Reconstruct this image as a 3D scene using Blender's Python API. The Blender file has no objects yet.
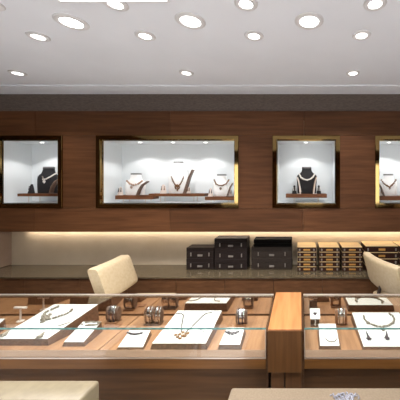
import bpy, bmesh, math, random
from mathutils import Vector, Matrix
random.seed(7)
S = bpy.context.scene
C = S.collection
PI = math.pi
F = 270.0            # focal length in pixels of the 400 px frame
CX, CY = 300.0, 181.0
EZ = 1.70            # eye height


def X(px, Y): return (px - CX) / F * Y
def Z(py, Y): return EZ - (py - CY) / F * Y


# ------------------------------------------------------------------ materials
def srgb(r, g, b):
    f = lambda c: (c / 255) / 12.92 if c / 255 <= 0.04045 else ((c / 255 + 0.055) / 1.055) ** 2.4
    return (f(r), f(g), f(b), 1)


def mat(name, col, rough=0.5, metal=0.0, coat=0.0, emit=None, es=0.0, spec=0.5):
    m = bpy.data.materials.new(name); m.use_nodes = True
    b = m.node_tree.nodes['Principled BSDF']
    b.inputs['Base Color'].default_value = col
    b.inputs['Roughness'].default_value = rough
    b.inputs['Metallic'].default_value = metal
    b.inputs['Coat Weight'].default_value = coat
    b.inputs['Coat Roughness'].default_value = 0.05
    b.inputs['Specular IOR Level'].default_value = spec
    if emit:
        b.inputs['Emission Color'].default_value = emit
        b.inputs['Emission Strength'].default_value = es
    return m


def noisy(name, c1, c2, scale=(1, 1, 1), nscale=5.0, rough=0.5, detail=6, coat=0.0, bump=0.0, lo=0.35, hi=0.65, spec=0.5, dist=0.0):
    m = mat(name, c1, rough, 0, coat, spec=spec)
    nt = m.node_tree; b = nt.nodes['Principled BSDF']
    tc = nt.nodes.new('ShaderNodeTexCoord'); mp = nt.nodes.new('ShaderNodeMapping')
    mp.inputs['Scale'].default_value = scale
    n = nt.nodes.new('ShaderNodeTexNoise'); n.inputs['Scale'].default_value = nscale
    n.inputs['Detail'].default_value = detail; n.inputs['Distortion'].default_value = dist
    r = nt.nodes.new('ShaderNodeValToRGB')
    r.color_ramp.elements[0].position = lo; r.color_ramp.elements[0].color = c1
    r.color_ramp.elements[1].position = hi; r.color_ramp.elements[1].color = c2
    nt.links.new(tc.outputs['Object'], mp.inputs['Vector'])
    nt.links.new(mp.outputs['Vector'], n.inputs['Vector'])
    nt.links.new(n.outputs['Fac'], r.inputs['Fac'])
    nt.links.new(r.outputs['Color'], b.inputs['Base Color'])
    if bump:
        bp = nt.nodes.new('ShaderNodeBump'); bp.inputs['Strength'].default_value = bump
        bp.inputs['Distance'].default_value = 0.004
        nt.links.new(n.outputs['Fac'], bp.inputs['Height'])
        nt.links.new(bp.outputs['Normal'], b.inputs['Normal'])
    return m


def glass_mat(name, tint, gloss_tint=(1, 1, 1, 1)):
    m = bpy.data.materials.new(name); m.use_nodes = True
    nt = m.node_tree; nt.nodes.clear()
    out = nt.nodes.new('ShaderNodeOutputMaterial'); mix = nt.nodes.new('ShaderNodeMixShader')
    tr = nt.nodes.new('ShaderNodeBsdfTransparent'); tr.inputs['Color'].default_value = tint
    gl = nt.nodes.new('ShaderNodeBsdfGlossy'); gl.inputs['Roughness'].default_value = 0.02
    gl.inputs['Color'].default_value = gloss_tint
    lw = nt.nodes.new('ShaderNodeLayerWeight'); lw.inputs['Blend'].default_value = 0.5     # 1 - cos, both faces alike
    pw = nt.nodes.new('ShaderNodeMath'); pw.operation = 'POWER'; pw.inputs[1].default_value = 5.0
    ma = nt.nodes.new('ShaderNodeMath'); ma.operation = 'MULTIPLY_ADD'; ma.inputs[1].default_value = 0.9; ma.inputs[2].default_value = 0.035
    nt.links.new(lw.outputs['Facing'], pw.inputs[0]); nt.links.new(pw.outputs[0], ma.inputs[0])
    nt.links.new(ma.outputs[0], mix.inputs['Fac'])
    nt.links.new(tr.outputs['BSDF'], mix.inputs[1]); nt.links.new(gl.outputs['BSDF'], mix.inputs[2])
    nt.links.new(mix.outputs['Shader'], out.inputs['Surface'])
    return m


M = {}
M['walnut'] = noisy('walnut_horizontal', srgb(70, 43, 25), srgb(96, 61, 37), (0.7, 7, 11), 3.2, 0.5, 8, lo=0.25, hi=0.75, dist=0.3, spec=0.15)
M['walnut_olive'] = noisy('walnut_olive', srgb(68, 45, 24), srgb(90, 60, 33), (0.7, 7, 11), 3.2, 0.5, 8, lo=0.25, hi=0.75, dist=0.3, spec=0.15)
def islands(m, lo, hi):
    """every separate board gets its own shade of the veneer"""
    nt = m.node_tree; b = nt.nodes['Principled BSDF']
    src = b.inputs['Base Color'].links[0].from_socket
    g = nt.nodes.new('ShaderNodeNewGeometry'); mr = nt.nodes.new('ShaderNodeMapRange')
    mr.inputs['To Min'].default_value = lo; mr.inputs['To Max'].default_value = hi
    mx = nt.nodes.new('ShaderNodeVectorMath'); mx.operation = 'SCALE'
    nt.links.new(g.outputs['Random Per Island'], mr.inputs['Value'])
    nt.links.new(src, mx.inputs[0]); nt.links.new(mr.outputs['Result'], mx.inputs['Scale'])
    nt.links.new(mx.outputs[0], b.inputs['Base Color'])


islands(M['walnut'], .88, 1.28)
M['walnut_dark'] = noisy('walnut_dark', srgb(66, 44, 28), srgb(90, 62, 40), (1.2, 9, 14), 3.0, 0.5, 8, lo=0.25, hi=0.75, spec=0.15)
M['walnut_drawer'] = noisy('walnut_drawer', srgb(76, 50, 31), srgb(104, 70, 45), (2, 9, 12), 3.0, 0.5, 8, lo=0.25, hi=0.75, spec=0.15)
M['walnut_light'] = noisy('walnut_light', srgb(96, 62, 28), srgb(124, 82, 40), (0.8, 10, 14), 3.0, 0.42, 8, lo=0.25, hi=0.75, spec=0.25)
M['walnut_vertical'] = noisy('walnut_vertical', srgb(84, 55, 29), srgb(110, 73, 40), (12, 9, 0.8), 3.0, 0.45, 8, lo=0.25, hi=0.75, spec=0.2)
M['post_top'] = noisy('oiled_wood_top', srgb(158, 102, 58), srgb(184, 126, 78), (11, 0.9, 9), 3.0, 0.3, 8, lo=0.3, hi=0.7)
M['deck'] = noisy('wood_veneer_deck', srgb(140, 98, 68), srgb(174, 128, 92), (12, 1.0, 9), 2.5, 0.4, 7, lo=0.3, hi=0.7)
M['lit_deck_edge'] = noisy('lit_veneer_edge', srgb(196, 158, 134), srgb(208, 172, 148), (1, 9, 9), 2.5, 0.3, 5)  # pinkish edge veneer, lightened in colour to stand in for downlight on it
M['tray_side'] = noisy('brown_leatherette', srgb(96, 66, 48), srgb(120, 86, 64), (1, 1, 1), 60, 0.5, 3)
M['tray_white'] = noisy('white_leatherette', srgb(226, 224, 222), srgb(234, 232, 230), (1, 1, 1), 80, 0.55, 3)
M['pelmet'] = noisy('grey_brown_fabric', srgb(84, 72, 65), srgb(100, 87, 79), (1, 3, 4), 30, 0.8, 4)
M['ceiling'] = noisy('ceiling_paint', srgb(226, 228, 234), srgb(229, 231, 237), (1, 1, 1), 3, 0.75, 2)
M['beige_wall'] = noisy('beige_wall', srgb(196, 178, 152), srgb(204, 187, 162), (1, 1, 1), 4, 0.6, 3)
M['side_wall'] = noisy('taupe_wall', srgb(150, 128, 112), srgb(158, 136, 120), (1, 1, 1), 4, 0.5, 3)
M['stone'] = noisy('brown_stone', srgb(84, 73, 56), srgb(94, 82, 64), (1, 1, 1), 14, 0.10, 8, spec=0.6)
M['floor'] = noisy('pale_marble', srgb(214, 213, 214), srgb(230, 229, 229), (1, 1, 1), 1.6, 0.25, 9, dist=1.2)
M['brass'] = mat('polished_brass', srgb(132, 107, 66), 0.06, 1.0)
M['niche'] = mat('white_lacquer', srgb(232, 236, 238), 0.5, 0, 0.35, spec=0.2)
M['chrome'] = mat('satin_ring', srgb(214, 212, 213), 0.4, 0.15)
M['ring_white'] = mat('painted_ring', srgb(222, 220, 221), 0.5)
M['lens'] = mat('lamp_lens', (1, 1, 1, 1), 0.4, emit=(1, 0.97, 0.93, 1), es=5.0)
M['nlens'] = mat('spot_lens', (1, 1, 1, 1), 0.4, emit=(1, 0.98, 0.95, 1), es=6.0)
M['panel_lens'] = mat('panel_lens', (1, 1, 1, 1), 0.4, emit=(1, 0.98, 0.96, 1), es=1.4)
M['led'] = mat('warm_led', (1, 0.9, 0.7, 1), 0.4, emit=(1, 0.86, 0.70, 1), es=10.0)
M['mirror'] = mat('mirror_glass', srgb(222, 214, 206), 0.015, 1.0)
M['glass'] = glass_mat('clear_glass', (0.955, 0.975, 0.965, 1))
M['glass_edge'] = noisy('polished_glass_edge', srgb(70, 112, 110), srgb(108, 150, 146), (6, 1, 1), 5, 0.15, 3)
M['steel'] = mat('steel_trim', srgb(216, 204, 196), 0.3, 0.8)
M['dark_gap'] = mat('dark_rubber', srgb(46, 32, 24), 0.7)
M['cream'] = noisy('cream_leather', srgb(184, 163, 130), srgb(192, 173, 142), (1, 1, 1), 40, 0.42, 4)
M['dimmed_cream_leather'] = noisy('dimmed_cream_leather', srgb(116, 105, 84), srgb(126, 115, 93), (1, 1, 1), 30, 0.38, 4)  # cream leather again, darkened in colour to give the front chair dimmer light
M['beige_bench'] = noisy('beige_upholstery', srgb(116, 101, 83), srgb(125, 110, 91), (1, 1, 1), 90, 0.8, 4, bump=0.1)
M['case_dark'] = noisy('dark_brown_leather', srgb(32, 23, 21), srgb(39, 29, 26), (1, 1, 1), 60, 0.6, 4, spec=0.2)
M['case_grey'] = noisy('grey_brown_leather', srgb(44, 36, 31), srgb(52, 43, 37), (1, 1, 1), 60, 0.6, 4, spec=0.2)
M['case_black'] = mat('black_leather', srgb(13, 11, 10), 0.8, spec=0.1)
M['case_brown'] = noisy('chestnut_leather', srgb(48, 25, 18), srgb(60, 34, 24), (1, 1, 1), 50, 0.5, 4, spec=0.2)
M['tan'] = noisy('tan_veneer', srgb(216, 184, 130), srgb(226, 198, 146), (2, 12, 3), 4, 0.4, 4)
M['gold_plate'] = mat('gold_plate', srgb(214, 160, 84), 0.35, 0.5)
M['silver'] = mat('silver', srgb(150, 138, 124), 0.3, 0.3)
M['bright_silver'] = mat('bright_silver', srgb(226, 222, 220), 0.16, 1.0)
M['shiny'] = mat('shiny_silver', srgb(160, 160, 170), 0.25, 0.35)
M['clasp'] = mat('clasp_metal', srgb(150, 142, 134), 0.35, 0.5)
M['chain_metal'] = mat('chain_metal', srgb(92, 76, 62), 0.4, 0.3)
M['gold'] = mat('gold', srgb(146, 106, 70), 0.35, 0.3)
M['dark_gold'] = mat('antique_gold', srgb(122, 84, 50), 0.35, 0.3)
M['rose'] = mat('rose_beads', srgb(180, 148, 124), 0.3, 0.1)
M['pearl'] = mat('pearl', srgb(240, 234, 226), 0.25, 0.0, 0.5)
M['grey_gem'] = mat('grey_stones', srgb(88, 78, 84), 0.2, 0.3)
M['black_velvet'] = noisy('black_velvet', srgb(24, 22, 24), srgb(34, 32, 35), (1, 1, 1), 80, 0.8, 3)
M['white_bust'] = mat('white_leather', srgb(246, 245, 244), 0.45)
M['riser'] = noisy('riser_wood', srgb(92, 55, 34), srgb(118, 76, 48), (1.5, 9, 12), 4, 0.5, 5, spec=0.2)
M['stand_dark'] = noisy('dark_stand', srgb(92, 70, 58), srgb(112, 88, 74), (1, 1, 1), 50, 0.4, 3)
M['stand_pale'] = mat('pale_stand', srgb(226, 210, 200), 0.4)
M['stand_brown'] = noisy('brown_stand', srgb(126, 84, 58), srgb(146, 102, 72), (1, 1, 1), 40, 0.4, 3)
M['bronze'] = mat('bronze', srgb(120, 84, 62), 0.35, 0.4)


# ------------------------------------------------------------------ geometry helpers
def bm_new(): return bmesh.new()


def box(bm, x0, x1, y0, y1, z0, z1, bev=0.0, seg=2):
    g = bmesh.ops.create_cube(bm, size=1.0)
    vs = g['verts']
    for v in vs:
        v.co = Vector(((x0 + x1) / 2 + v.co.x * (x1 - x0), (y0 + y1) / 2 + v.co.y * (y1 - y0), (z0 + z1) / 2 + v.co.z * (z1 - z0)))
    if bev > 0:
        es = list({e for v in vs for e in v.link_edges})
        bmesh.ops.bevel(bm, geom=es, offset=bev, segments=seg, affect='EDGES', profile=0.5)
    return bm


def prism8(bm, bot, top, bev=0.0):
    """bot, top: four points each, same winding"""
    b = [bm.verts.new(p) for p in bot]; t = [bm.verts.new(p) for p in top]
    bm.faces.new(b[::-1]); bm.faces.new(t)
    fs = []
    for i in range(4):
        j = (i + 1) % 4
        bm.faces.new((b[i], b[j], t[j], t[i]))
    if bev:
        es = list({e for v in b + t for e in v.link_edges})
        bmesh.ops.bevel(bm, geom=es, offset=bev, segments=2, affect='EDGES')
    return bm


def lathe(bm, prof, n=32, center=(0, 0, 0), cap=True):
    """prof: list of (r, z)"""
    rings = []
    for r, z in prof:
        rings.append([bm.verts.new((center[0] + r * math.cos(2 * PI * k / n), center[1] + r * math.sin(2 * PI * k / n), center[2] + z)) for k in range(n)])
    for a, b in zip(rings, rings[1:]):
        for k in range(n):
            bm.faces.new((a[k], a[(k + 1) % n], b[(k + 1) % n], b[k]))
    if cap:
        bm.faces.new(rings[0][::-1]); bm.faces.new(rings[-1])
    return bm


def tube(bm, pts, r, n=8, closed=False, rad=None):
    pts = [Vector(p) for p in pts]
    rings = []
    N = len(pts)
    for i, p in enumerate(pts):
        a = pts[(i - 1) % N] if (closed or i > 0) else p
        b = pts[(i + 1) % N] if (closed or i < N - 1) else p
        t = (b - a)
        t = t.normalized() if t.length > 1e-9 else Vector((0, 0, 1))
        up = Vector((0, 0, 1)) if abs(t.z) < 0.9 else Vector((0, 1, 0))
        u = t.cross(up).normalized(); w = u.cross(t).normalized()
        rr = rad[i] if rad else r
        rings.append([bm.verts.new(p + (u * math.cos(2 * PI * k / n) + w * math.sin(2 * PI * k / n)) * rr) for k in range(n)])
    m = N if closed else N - 1
    for i in range(m):
        a, b = rings[i], rings[(i + 1) % N]
        for k in range(n):
            bm.faces.new((a[k], a[(k + 1) % n], b[(k + 1) % n], b[k]))
    if not closed:
        bm.faces.new(rings[0][::-1]); bm.faces.new(rings[-1])
    return bm


def loft(bm, secs, n=24, cap=True):
    """secs: (cx, cy, z, half width, half depth) superellipse sections stacked in z"""
    rings = []
    for cx, cy, z, a, b in secs:
        ring = []
        for k in range(n):
            t = 2 * PI * k / n
            c, s = math.cos(t), math.sin(t)
            e = 0.75
            ring.append(bm.verts.new((cx + a * math.copysign(abs(c) ** e, c), cy + b * math.copysign(abs(s) ** e, s), z)))
        rings.append(ring)
    for a, b in zip(rings, rings[1:]):
        for k in range(n):
            bm.faces.new((a[k], a[(k + 1) % n], b[(k + 1) % n], b[k]))
    if cap:
        bm.faces.new(rings[0][::-1]); bm.faces.new(rings[-1])
    return bm


def bead(bm, p, r, sub=1, sz=None):
    mtx = Matrix.Translation(Vector(p))
    if sz: mtx = mtx @ Matrix.Diagonal((*sz, 1))
    bmesh.ops.create_icosphere(bm, subdivisions=sub, radius=r, matrix=mtx)


def obj(name, bm, m, parent=None, smooth=False, label=None):
    bmesh.ops.recalc_face_normals(bm, faces=bm.faces[:])
    me = bpy.data.meshes.new(name); bm.to_mesh(me); bm.free()
    me.materials.append(M[m] if isinstance(m, str) else m)
    if smooth:
        for p in me.polygons: p.use_smooth = True
        try: me.set_sharp_from_angle(angle=math.radians(50))
        except Exception: pass
    o = bpy.data.objects.new(name, me); C.objects.link(o)
    if parent: o.parent = parent
    if label: o['label'] = label
    return o


def tag(o, label, cat, group=None):
    o['label'] = label; o['category'] = cat
    if group: o['group'] = group
    return o


def thing(name, label, cat, loc=(0, 0, 0), rotz=0.0, group=None):
    o = bpy.data.objects.new(name, None); C.objects.link(o)
    o.empty_display_size = 0.05
    o.location = loc; o.rotation_euler = (0, 0, rotz)
    return tag(o, label, cat, group)


def struct(name, bm, m, smooth=False):
    o = obj(name, bm, m, None, smooth); o['kind'] = 'structure'
    return o


def copy_tree(o, parent=None):
    c = o.copy(); C.objects.link(c); c.parent = parent
    for ch in list(o.children): copy_tree(ch, c)
    return c


def dup(o, loc, rotz, label, group=None):
    c = copy_tree(o); c.location = loc; c.rotation_euler = (0, 0, rotz); c['label'] = label
    if group: c['group'] = group
    return c


# ------------------------------------------------------------------ room shell
LX, RX = -3.75, 3.2
FY, BY = -3.0, 3.50
CEIL = 2.72
FACE = 3.10
CAB_B = Z(232, FACE)           # underside of the upper cladding
CAB_T = Z(111, FACE)

bm = bm_new(); box(bm, LX - .1, RX + .1, FY - .1, BY + .1, -0.1, 0); struct('floor', bm, 'floor')
bm = bm_new(); box(bm, LX - .1, RX + .1, FY - .1, BY + .1, CEIL, CEIL + 0.1); struct('ceiling', bm, 'ceiling')
bm = bm_new(); box(bm, LX - .1, LX, FY, BY, 0, CEIL); struct('wall_left', bm, 'walnut_dark')
bm = bm_new(); box(bm, LX, LX + .012, 3.0, BY, .62, 1.13); struct('trim_5', bm, 'side_wall')
bm = bm_new(); box(bm, RX, RX + .1, FY, BY, 0, CEIL); struct('wall_right', bm, 'side_wall')
bm = bm_new(); box(bm, LX - .1, RX + .1, BY, BY + .1, 0, CEIL); struct('wall_back', bm, 'beige_wall')
# wall behind the viewer: windows added for fill light, dark piers for brass reflections
FILL_WIN = [(-2.7, -1.5), (-.1, .8), (2.1, 2.9)]
W0, W1 = .9, 2.3
bm = bm_new()
box(bm, LX, RX, FY - .1, FY, W1, CEIL); box(bm, LX, RX, FY - .1, FY, 0, W0)
xs = [LX] + [v for p in FILL_WIN for v in p] + [RX]
for i in range(0, len(xs), 2): box(bm, xs[i], xs[i + 1], FY - .1, FY, W0, W1)
struct('wall_front', bm, 'walnut_dark')
for i, (a, b) in enumerate(FILL_WIN):
    bm = bm_new()
    box(bm, a, a + .04, FY - .07, FY - .02, W0, W1); box(bm, b - .04, b, FY - .07, FY - .02, W0, W1)
    box(bm, a + .04, b - .04, FY - .07, FY - .02, W0, W0 + .04); box(bm, a + .04, b - .04, FY - .07, FY - .02, W1 - .04, W1)
    w = struct('added_window_%d' % (i + 1), bm, 'steel')
    bm = bm_new(); box(bm, a + .04, b - .04, FY - .05, FY - .045, W0 + .04, W1 - .04); obj('pane', bm, 'glass', w)

# upper cladding around the display niches (wood panels with fine seams)
niches = [  # outer left, right px, frame widths
    (-4.6, 62.8), (96.5, 238.6), (272.5, 340.0), (375.0, 450.0)]
NT, NB = Z(135.6, FACE), Z(208, FACE)
bm = bm_new()
def panel_row(z0, z1, xs):
    for a, b in zip(xs, xs[1:]): box(bm, a + .0012, b - .0012, FACE, FACE + .022, z0 + .0012, z1 - .0012, .001, 1)
seams = [LX] + [X(p, FACE) for p in (35, 170, 304, 438)] + [RX]
panel_row(NT, CAB_T, seams)
seams = [LX] + [X(p, FACE) for p in (35, 170, 303, 438)] + [RX]
panel_row(CAB_B, NB, seams)
edges = [LX] + [X(p, FACE) for n in niches for p in n] + [RX]
for i in range(0, len(edges), 2):
    a, b = edges[i], edges[i + 1]
    if b - a > .02: box(bm, a, b, FACE, FACE + .022, NB + .0012, NT - .0012, .001, 1)
struct('trim_1', bm, 'walnut')
bm = bm_new()    # carcass behind the cladding: underside and backing strips
box(bm, LX, RX, FACE + .022, BY, CAB_B, CAB_B + .02)
box(bm, LX, RX, FACE + .022, BY, CAB_T - .02, CAB_T)
struct('trim_2', bm, 'walnut_dark')
bm = bm_new(); box(bm, LX, RX, FACE + .03, BY, CAB_T, CEIL)   # pelmet up to the ceiling
struct('trim_3', bm, 'pelmet')
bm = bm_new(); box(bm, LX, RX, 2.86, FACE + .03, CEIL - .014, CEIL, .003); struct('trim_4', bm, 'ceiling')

# warm strip of light under the upper cabinets
led = thing('light_strip', 'warm linear light strip hung under the upper panelling above the stacked cases', 'light strip', (0, BY - .055, CAB_B))
bm = bm_new(); box(bm, X(25, 3.45), RX - .02, -.015, .015, 1.067 - CAB_B, -.0005); obj('channel', bm, 'walnut_dark', led)
bm = bm_new(); box(bm, X(25, 3.45), RX - .02, -.013, .013, 1.055 - CAB_B, 1.0665 - CAB_B, .002); obj('diffuser', bm, 'led', led)

# ------------------------------------------------------------------ display niches
def niche(idx, pl, pr, label, spots_px):
    x0, x1 = X(pl, FACE), X(pr, FACE); cx = (x0 + x1) / 2
    t = thing('display_niche', label, 'display niche', (cx, FACE, NB), 0, 'lit display niches in the wood wall')
    w = (x1 - x0) / 2; h = NT - NB; d = .37; fw = .050
    bm = bm_new()      # lining: back, two sides, top, bottom
    iw = w - fw
    box(bm, -iw - .012, iw + .012, d, d + .012, fw - .012, h - fw + .012)
    box(bm, -iw - .012, -iw, .03, d, fw - .012, h - fw + .012); box(bm, iw, iw + .012, .03, d, fw - .012, h - fw + .012)
    box(bm, -iw, iw, .03, d, h - fw, h - fw + .012); box(bm, -iw, iw, .03, d, fw - .012, fw)
    obj('lining', bm, 'niche', t)
    bm = bm_new()      # bevelled brass frame: four mitred sides sloping in
    R = lambda y, q: [(-w + q, y, q), (w - q, y, q), (w - q, y, h - q), (-w + q, y, h - q)]
    loops = [R(.02, 0), R(-.012, 0), R(-.015, .003), R(-.015, fw - .005), R(-.013, fw - .002), R(.030, fw - .002), R(.030, fw + .006), R(.036, fw + .006), R(.036, fw - .010)]
    rows = [[bm.verts.new(p) for p in r] for r in loops]
    for a, b in zip(rows, rows[1:] + rows[:1]):
        for k in range(4): bm.faces.new((a[k], a[(k + 1) % 4], b[(k + 1) % 4], b[k]))
    obj('frame', bm, 'brass', t, label='polished brass frame')
    for p in spots_px:
        sx = X(p, FACE + .16) - cx; sy = .16; sz = h - fw
        bm = bm_new(); lathe(bm, [(.030, 0), (.032, -.004), (.026, -.007), (.021, -.007), (.019, -.003)], 24, (sx, sy, sz))
        r = obj('spotlight', bm, 'chrome', t, True)
        bm = bm_new(); lathe(bm, [(.019, -.0035), (.019, -.0065), (.012, -.0075)], 20, (sx, sy, sz))
        obj('lens', bm, 'nlens', r)
        ld = bpy.data.lights.new('niche_light', 'SPOT'); ld.energy = NICHE_W; ld.spot_size = math.radians(122); ld.spot_blend = .35
        ld.color = (1, .985, .96); ld.shadow_soft_size = .015
        lo = bpy.data.objects.new('niche_light', ld); C.objects.link(lo)
        lo.location = (cx + sx, FACE + sy - .03, NB + sz - .016)
    return t

NICHE_W = 4.4
niche(0, *niches[0], 'small lit niche at far left holding a black bust with a slanting silver necklace', [42])
niche(1, *niches[1], 'wide lit niche holding three white necklace busts', [140, 173, 205.5])
niche(2, *niches[2], 'small lit niche holding one black bust between two straps', [306])
niche(3, *niches[3], 'lit niche at the right edge holding a white bust with gold necklace', [389, 425])
NFLOOR = NB + .052

# ------------------------------------------------------------------ niche contents
def riser(pl, pr, pt, pb, Y, dep, label):
    x0, x1 = X(pl, Y), X(pr, Y); zt, zb = Z(pt, Y), Z(pb, Y)
    t = thing('display_riser', label, 'riser', ((x0 + x1) / 2, Y, NFLOOR), 0, 'wooden risers in the niches')
    w = (x1 - x0) / 2
    bm = bm_new(); box(bm, -w, w, 0, dep, zb - NFLOOR, zt - NFLOOR, .003); obj('board', bm, 'riser', t)
    for s in (-1, 1):
        for yy in (.02, dep - .02):
            bm = bm_new(); lathe(bm, [(.004, 0), (.004, zb - NFLOOR)], 12, (s * w * .6, yy, 0)); obj('leg', bm, 'steel', t, True)
    return zt


def bust(px, Y, zbase, ptop, hw_px, neck_px, shoulder_py, color, label, group):
    """leather neck bust: px centre, pixel sizes at depth Y"""
    k = Y / F
    H = Z(ptop, Y) - zbase; hw = hw_px * k; nk = neck_px * k; sh = Z(shoulder_py, Y) - zbase
    t = thing('necklace_bust', label, 'necklace bust', (X(px, Y), Y, zbase), 0, group)
    dz = H - sh
    secs = [(0, .0, 0, hw * .92, .040), (0, -.004, .012, hw * .93, .042), (0, -.004, sh * .45, hw * .96, .045), (0, 0, sh * .8, hw, .043),
            (0, .003, sh * .97, hw * .99, .038), (0, .006, sh + dz * .12, hw * .86, .036), (0, .008, sh + dz * .28, hw * .66, .034),
            (0, .010, sh + dz * .45, nk * 1.14, .032), (0, .012, sh + dz * .7, nk, .031), (0, .013, H - .018, nk * 1.03, .032)]
    bm = bm_new(); loft(bm, secs, 28); obj('body', bm, color, t, True)
    bm = bm_new(); loft(bm, [(0, .013, H - .018, nk * 1.03, .032), (0, .013, H, nk * 1.0, .031)], 28)
    obj('neck_cap', bm, 'grey_cap', t, True, label='grey neck cap')
    return t, hw, nk, sh, H


M['grey_cap'] = mat('grey_cap', srgb(118, 116, 116), 0.5)


def bust_front(y): return y - .050


def necklace_on_bust(Y, pts_px, r, m, label, pend=None, group=None, strands=1, rnd=0.0):
    """beads along a pixel polyline on the front of a bust at depth Y"""
    bm = bm_new()
    P = []
    for a, b in zip(pts_px, pts_px[1:]):
        n = max(2, int(math.hypot(b[0] - a[0], b[1] - a[1]) * Y / F / (r * 1.9)))
        for i in range(n): P.append((a[0] + (b[0] - a[0]) * i / n, a[1] + (b[1] - a[1]) * i / n))
    P.append(pts_px[-1])
    for p in P: bead(bm, (X(p[0], Y), Y, Z(p[1], Y)), r * random.uniform(1.25, 1.55))
    if pend:
        px, py, R = pend
        c = Vector((X(px, Y), Y - .004, Z(py, Y)))
        bead(bm, c, R * .55)
        for k in range(8):
            a = 2 * PI * k / 8
            bead(bm, c + Vector((math.cos(a) * R, 0, math.sin(a) * R)), R * .42)
        bead(bm, c + Vector((0, 0, -R * 1.6)), R * .35)
    return tag(obj('necklace', bm, m, None, True), label, 'necklace', group)


def ramp(pts_px, Y, width, thick, label, flip=1, top='pearl', dark='stand_dark'):
    """slim curved stand rising to one side with jewellery laid along its upper edge"""
    P = [(X(a, Y), Z(b, Y)) for a, b in pts_px]
    bx, bz = P[0]
    t = thing('bracelet_ramp', label, 'jewellery stand', (bx, Y, bz), 0, 'slim ramps beside the busts')
    n = 10
    def spl(s):
        k = s * (len(P) - 1); i = min(int(k), len(P) - 2); f = k - i
        return Vector((P[i][0] + (P[i + 1][0] - P[i][0]) * f - bx, 0, P[i][1] + (P[i + 1][1] - P[i][1]) * f - bz))
    bm = bm_new()
    rows = []
    for i in range(n + 1):
        c = spl(i / n)
        a = spl(max(0, i / n - .08)); b = spl(min(1, i / n + .08))
        tg = (b - a).normalized(); nn = Vector((-tg.z, 0, tg.x))
        if nn.z < 0: nn = -nn
        hw = width / 2; th = thick * (1.25 - .5 * i / n)
        lo = c - nn * th
        if i == 0: lo.z = 0; c = Vector((c.x, 0, .001))
        lo.z = max(lo.z, 0)
        rows.append([bm.verts.new((c.x, -hw, c.z)), bm.verts.new((c.x, hw, c.z)), bm.verts.new((lo.x, hw, lo.z)), bm.verts.new((lo.x, -hw, lo.z))])
    for a, b in zip(rows, rows[1:]):
        for k in range(4): bm.faces.new((a[k], a[(k + 1) % 4], b[(k + 1) % 4], b[k]))
    bm.faces.new(rows[0]); bm.faces.new(rows[-1][::-1])
    # foot plate
    box(bm, min(P[0][0], P[-1][0]) - bx - .002, max(P[0][0], P[-1][0]) - bx + .002, -hw, hw, 0, .004)
    obj('support', bm, dark, t)
    bm = bm_new()
    m = 16
    for i in range(m):
        c = spl(.12 + .85 * i / (m - 1))
        a = spl(max(0, .12 + .85 * i / (m - 1) - .08)); b = spl(min(1, .12 + .85 * i / (m - 1) + .08))
        tg = (b - a).normalized(); nn = Vector((-tg.z, 0, tg.x))
        if nn.z < 0: nn = -nn
        q = c + nn * .003
        bead(bm, (q.x, -width * .3, q.z + .001), .006)
        bead(bm, (q.x, width * .1, q.z + .001), .006)
    return tag(obj('bracelet', bm, top, None, True), label.replace('stand', 'band'), 'bracelet') if False else (t, obj('band', bm, top, t, True))


def earring_stand(px, Y, zbase, ptop, hw_px, body, gem, label):
    k = Y / F; hw = hw_px * k; H = Z(ptop, Y) - zbase
    t = thing('earring_stand', label, 'earring stand', (X(px, Y), Y, zbase), 0, 'small earring stands in the niches')
    bm = bm_new()
    loft(bm, [(0, 0, 0, hw, .022), (0, 0, .006, hw, .022), (0, .003, H * .35, hw * .85, .014), (0, .006, H * .8, hw * .55, .008), (0, .007, H, hw * .3, .006)], 20)
    obj('holder', bm, body, t, True)
    for s in (-1, 1):
        bm = bm_new()
        for i in range(3): bead(bm, (s * hw * .45, -.012 + .002 * i, H * (.45 + .15 * i)), (.0085 - .001 * i))
        obj('earring', bm, gem, t, True)
    return t


# niche with three white busts
zl = riser(115, 152, 195.4, 199.4, 3.23, .16, 'low wooden riser under the left bust of the wide niche')
zm = riser(148.5, 204.5, 193.7, 196.4, 3.27, .15, 'long thin wooden riser under the tall middle bust of the wide niche')
zr = riser(204.8, 234, 196.6, 200.2, 3.23, .16, 'low wooden riser under the right bust of the wide niche')
G3 = 'white leather necklace busts'
Yb = 3.33
bust(135.5, Yb, zl, 173.2, 10.0, 5.0, 183, 'white_bust', 'white bust at left in the wide niche, wearing a broad pearl collar', G3)
bust(178, Yb + .03, zm, 161.6, 9.4, 4.6, 172, 'white_bust', 'tall white bust in the middle of the wide niche with flower pendant', G3)
bust(221.5, Yb, zr, 174.2, 8.2, 4.6, 182.5, 'white_bust', 'white bust at right in the wide niche with thin gold collar', G3)
necklace_on_bust(Yb - .050, [(127, 181), (129.5, 183.5), (133.5, 185), (138, 184), (142, 181)], .0100, 'rose', 'broad pearl and rose collar on the left white bust', (131.5, 187.2, .012))
necklace_on_bust(Yb - .020, [(171.5, 177), (173, 181), (175, 184.5), (177.3, 187), (180, 184.5), (182, 181), (183.5, 177)], .0070, 'dark_gold', 'V-shaped gold necklace with flower pendant on the tall white bust', (177.4, 187.0, .026))
necklace_on_bust(Yb - .050, [(214.3, 180), (216, 184), (219, 185.4), (222, 185.6), (226, 184), (228.8, 180)], .0075, 'dark_gold', 'thin gold collar with small drop on the right white bust', (220.6, 188.5, .011))
ramp([(137, 195.3), (139, 190), (142, 185), (148, 181)], Yb - .09, .05, .014, 'slim curved stand rising right beside the left white bust')
ramp([(183.5, 193.6), (186, 186), (188.5, 178), (192.5, 169.5)], Yb - .03, .05, .024, 'tall curved stand rising right beside the tall white bust')
ramp([(226.5, 196.5), (228.5, 191), (230, 187), (232.5, 183)], Yb - .09, .04, .012, 'short curved stand rising right beside the right white bust')
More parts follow.
